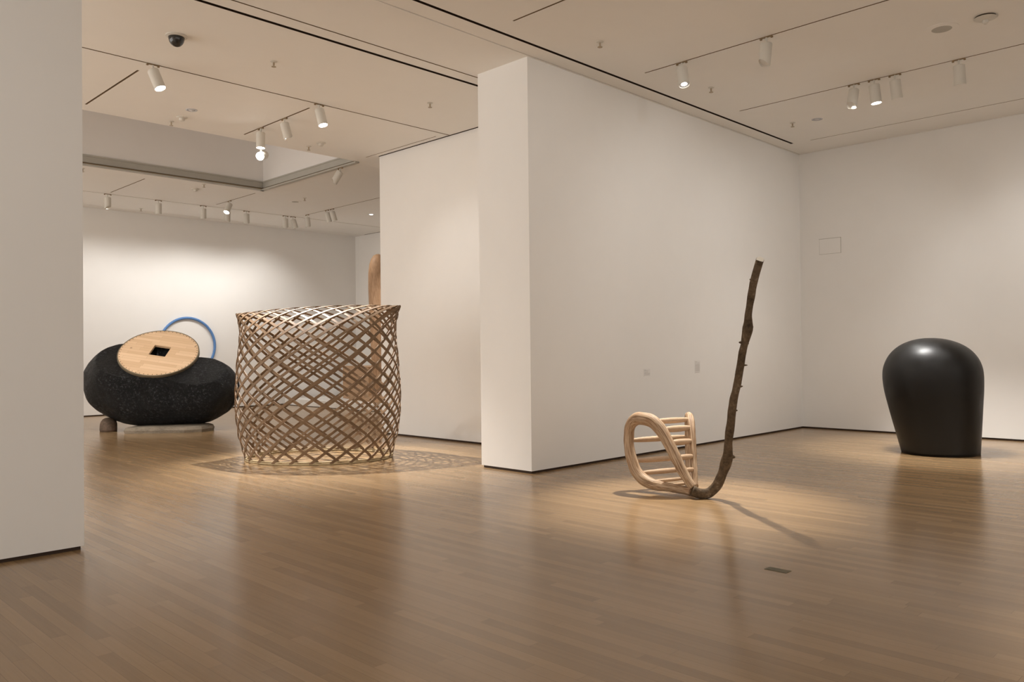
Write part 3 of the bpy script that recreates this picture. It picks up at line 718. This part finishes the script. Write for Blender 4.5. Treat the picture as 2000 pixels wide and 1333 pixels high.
# ------------------------------------------------------------------ lattice basket
def basket():
    base = Vector((6.80, 10.93, 0)); Rr = Vector((RIGHT.x, RIGHT.y, 0)).normalized(); Ff = Vector((FWD.x, FWD.y, 0)).normalized()
    rot = 0.0
    t_ = thing('lattice_basket', 'tall openwork basket of crossed wooden strips closing to a ridge', 'sculpture', base)
    B0 = 0.87; Z1 = 1.36; ZT = 2.27
    az = [(0, 1.115), (0.15, 1.15), (0.4, 1.215), (0.7, 1.25), (1.0, 1.255), (1.4, 1.23), (1.8, 1.195), (2.0, 1.195), (2.15, 1.23), (ZT, 1.265)]
    def A(z):
        for (z0, a0), (z1, a1) in zip(az, az[1:]):
            if z <= z1: s = (z - z0) / (z1 - z0); s = s * s * (3 - 2 * s); return a0 + (a1 - a0) * s
        return az[-1][1]
    LOW = 1.36; ROOF = 1.50; TOT = LOW + ROOF
    def surf(th, s):   # s: length along the meridian
        if s < LOW:
            z = s; b = B0 + 0.12 * math.sin(min(1, z / LOW) * PI / 2)
        else:
            f = (s - LOW) / ROOF * PI / 2
            z = Z1 + (ZT - Z1) * math.sin(f); b = (B0 + 0.12) * max(0, math.cos(f))
        a = A(z); c = math.cos(th); x = a * c; y = b * math.sin(th)
        z2 = z * (1 + 0.022 * c) - 0.0 
        if z > 1.8: z2 += 0.05 * (1 - c * c) * (z - 1.8) / 0.47
        xx = x * math.cos(rot) - y * math.sin(rot); yy = x * math.sin(rot) + y * math.cos(rot)
        return Rr * xx + Ff * yy + Vector((0, 0, z2 + 0.012))
    def tw(s):
        return math.radians(68) * s if s < LOW else math.radians(68) * s - math.radians(22) * (s - LOW) ** 2 / (2 * ROOF)
    N = 24; NS = 60; W2 = 0.019; T2 = 0.005
    for fam in (1, -1):
        for k in range(N):
            vs = []; fs = []; th0 = 2 * PI * k / N + 0.06 * fam
            prev = None
            for i in range(NS + 1):
                s = TOT * i / NS
                th = th0 + fam * tw(s)
                p = surf(th, s); e = 0.004; sm = min(s, TOT - 0.03)
                thm = th0 + fam * tw(sm)
                du = surf(thm + e, sm) - surf(thm - e, sm); dv = surf(thm, min(TOT, sm + e)) - surf(thm, max(0, sm - e))
                nr = du.cross(dv)
                if nr.length < 1e-9: nr = prev or Rr
                nr.normalize(); prev = nr
                s1, s0 = min(TOT, s + 0.02), max(0, s - 0.02)
                T = (surf(th0 + fam * tw(s1), s1) - surf(th0 + fam * tw(s0), s0)).normalized()
                Bn = T.cross(nr).normalized()
                c = p + nr * (0.0055 * fam)
                for (a, b) in ((-1, -1), (1, -1), (1, 1), (-1, 1)):
                    vs.append(c + Bn * (W2 * a) + nr * (T2 * b))
            for i in range(NS):
                for q in range(4):
                    q2 = (q + 1) % 4; fs.append((i * 4 + q, i * 4 + q2, (i + 1) * 4 + q2, (i + 1) * 4 + q))
            fs.append((3, 2, 1, 0)); fs.append((NS * 4, NS * 4 + 1, NS * 4 + 2, NS * 4 + 3))
            mesh_obj('wooden_strip', vs, fs, M['strip'], t_)
    for nm, zz, rr in (('base_hoop', 0.0, 0.013), ('lower_hoop', 0.028, 0.010)):
        pts = [surf(2 * PI * k / 120, zz) + Vector((0, 0, 0.001)) for k in range(120)]
        vs, fs = tube(pts, [rr] * 120, 8, True); mesh_obj(nm, vs, fs, M['rattan'], t_, True)
basket()

# ------------------------------------------------------------------ hoops, rungs and branch
def hoops():
    F = Vector((7.66, 4.72, 0))
    t_ = thing('hoop_and_branch_sculpture', 'pale wooden hoops joined by rungs, ending in a tall dark bark covered branch', 'sculpture', F)
    r2 = Vector((RIGHT.x, RIGHT.y, 0)).normalized(); f2 = Vector((FWD.x, FWD.y, 0)).normalized()
    # outline of a hoop in its own plane (s along the floor, z up), metres
    HO = HOOP
    u1 = (-r2 * 0.735 + f2 * 0.68).normalized()
    u2 = (-r2 * 0.0 + f2 * 1.0)
    u2 = (r2 * 0.12 + f2 * 1.0).normalized()
    def hoop(u, off, name, ksc=1.0, rs=1.0):
        pts = [u * (s * ksc) + Vector((0, 0, z)) + off for (s, z, r) in HO]
        P = catmull(pts, 7); rr = catmull([(r, 0, 0) for (_, _, r) in HO], 7); rr = [v.x * rs for v in rr]
        for p_, q_ in zip(P, rr): p_.z = max(p_.z, q_ + 0.001)
        vs, fs = tube(P, rr, 22, False, jitter=0.10, seed=3 if name == 'front' else 8)
        grain(mesh_obj('hoop', vs, fs, M['peeled'], t_, True))
        return P, rr
    P1, R1 = hoop(u1, Vector((0, 0, 0)), 'front')
    P2, R2 = hoop(u2, r2 * -0.035 + f2 * 0.05, 'back', 1.0, 0.62)
    L = len(P1) - 1
    for (f, r) in RUNGS:
        i = int(round(f * L)); a, b = P1[i].copy(), P2[i].copy(); b.z = b.z * 0.5 + a.z * 0.5 if abs(a.z - b.z) < 0.1 else b.z
        n = 14; pts = [a.lerp(b, k / n) for k in range(n + 1)]
        rr = [r * (0.62 + 0.38 * math.sin(PI * min(1, max(0, (k / n * 1.1 - 0.05)))) ** 0.7) for k in range(n + 1)]
        vs, fs = tube(pts, rr, 14); mesh_obj('rung', vs, fs, M['dowel'], t_, True)
    # branch
    K = 178.0
    bp = [(1354, 956, 11), (1365, 960, 10), (1378, 960.5, 10), (1390, 955.5, 10), (1402.6, 941, 9.6), (1413, 919.5, 9.2), (1421, 896, 10.4), (1423.4, 880, 8.6), (1424, 861, 7.8), (1427.8, 834, 7.8), (1430.5, 812, 7.4),
          (1434.4, 784, 7.4), (1441.5, 755, 7.0), (1447.5, 726, 6.9), (1453.5, 690, 7.0), (1459, 667, 7.2), (1464, 645, 9.2), (1465.2, 632, 7.8), (1466, 615, 6.5), (1471, 588, 6.6), (1475.5, 562, 6.8), (1481.5, 538, 6.8), (1487, 520, 6.8), (1490.2, 511, 7.0)]
    zoff = 0.0
    def at_b(x, y):     # the branch leans towards the room as it rises
        z = (680.2 - y) / K + 1.63; dl = 0.27 * max(0, z - 0.1); k = (8.88 - dl) / 8.88
        return r2 * ((x - 1000) / K * k - 370 / K) + Vector((0, 0, (680.2 - y) / K * k + 1.63)) - f2 * dl
    pts = [at_b(x, y) for (x, y, r) in bp]
    pts = [p + f2 * (0.02 - 0.02 * min(1, i / 4)) for i, p in enumerate(pts)]
    rr = [r / K for (_, _, r) in bp]
    for p_, q_ in zip(pts, rr): p_.z = max(p_.z, q_ * 0.97)
    P = catmull(pts, 5); rc = [v.x for v in catmull([(r, 0, 0) for r in rr], 5)]
    vs, fs = tube(P, rc, 24, False, jitter=0.14, seed=5)
    e = P[-1]; T = (P[-1] - P[-2]).normalized(); cn = (Vector((0, 0, 0.75)) - f2 * 0.9).normalized(); k0 = (len(P) - 1) * 24
    for k in range(24):      # the top is sawn off on a slant that faces the room
        v = vs[k0 + k]; vs[k0 + k] = v - T * ((v - e).dot(cn) / T.dot(cn))
    mesh_obj('branch', vs, fs, M['bark'], t_, True)['label'] = 'dark bark covered branch curving upward'
    rim_ = [e + (vs[k0 + k] - e) * 0.93 for k in range(24)]
    cvs = [v - T * 0.003 for v in rim_] + [v + T * 0.003 for v in rim_]
    cfs = [(k, (k + 1) % 24, 24 + (k + 1) % 24, 24 + k) for k in range(24)] + [tuple(range(24))[::-1], tuple(range(24, 48))]
    mesh_obj('cut_end', cvs, cfs, M['cut'], t_)['label'] = 'pale sawn end'
    # knots and twig stubs
    for (x, y, dx, dy, r, ln) in [(1427, 889, 1, -0.25, 5.5, 13), (1469, 641, 1, 0.3, 5.0, 8), (1460, 672, 1, -0.1, 3, 8), (1451, 670, -1, 0, 3, 6), (1456, 714, 1, 0, 2, 9), (1448, 755, 1, 0.1, 2.5, 7), (1437, 770, -1, 0, 3, 7), (1429, 805, -1, 0.2, 3, 7), (1438, 801, 1, 0, 2.5, 6), (1475, 549, -1, 0, 3, 8), (1431, 841, 1, 0, 2, 6)]:
        a = at_b(x, y); d = (r2 * dx + Vector((0, 0, dy)) - f2 * 0.3).normalized()
        pts = [a - d * 0.01, a + d * (ln / K * 0.4), a + d * (ln / K * 0.72)]
        vs, fs = tube(pts, [r / K * 1.1, r / K * 0.7, r / K * 0.3], 10); mesh_obj('knot', vs, fs, M['bark'], t_, True)
HOOP = [(0.121, 0.062, 0.050), (0.223, 0.070, 0.045), (0.339, 0.078, 0.048), (0.458, 0.082, 0.052), (0.602, 0.092, 0.061), (0.735, 0.135, 0.067), (0.839, 0.230, 0.065),
        (0.904, 0.378, 0.062), (0.933, 0.566, 0.058), (0.913, 0.727, 0.062), (0.837, 0.814, 0.071), (0.727, 0.828, 0.076), (0.604, 0.802, 0.073), (0.495, 0.716, 0.068),
        (0.397, 0.574, 0.063), (0.316, 0.434, 0.060), (0.239, 0.297, 0.055), (0.160, 0.184, 0.050), (0.095, 0.110, 0.047)]
RUNGS = [(.667, .034), (.72, .038), (.444, .034), (.778, .036), (.37, .033), (.838, .033), (.896, .027), (.318, .031), (.25, .021), (.185, .018)]
hoops()
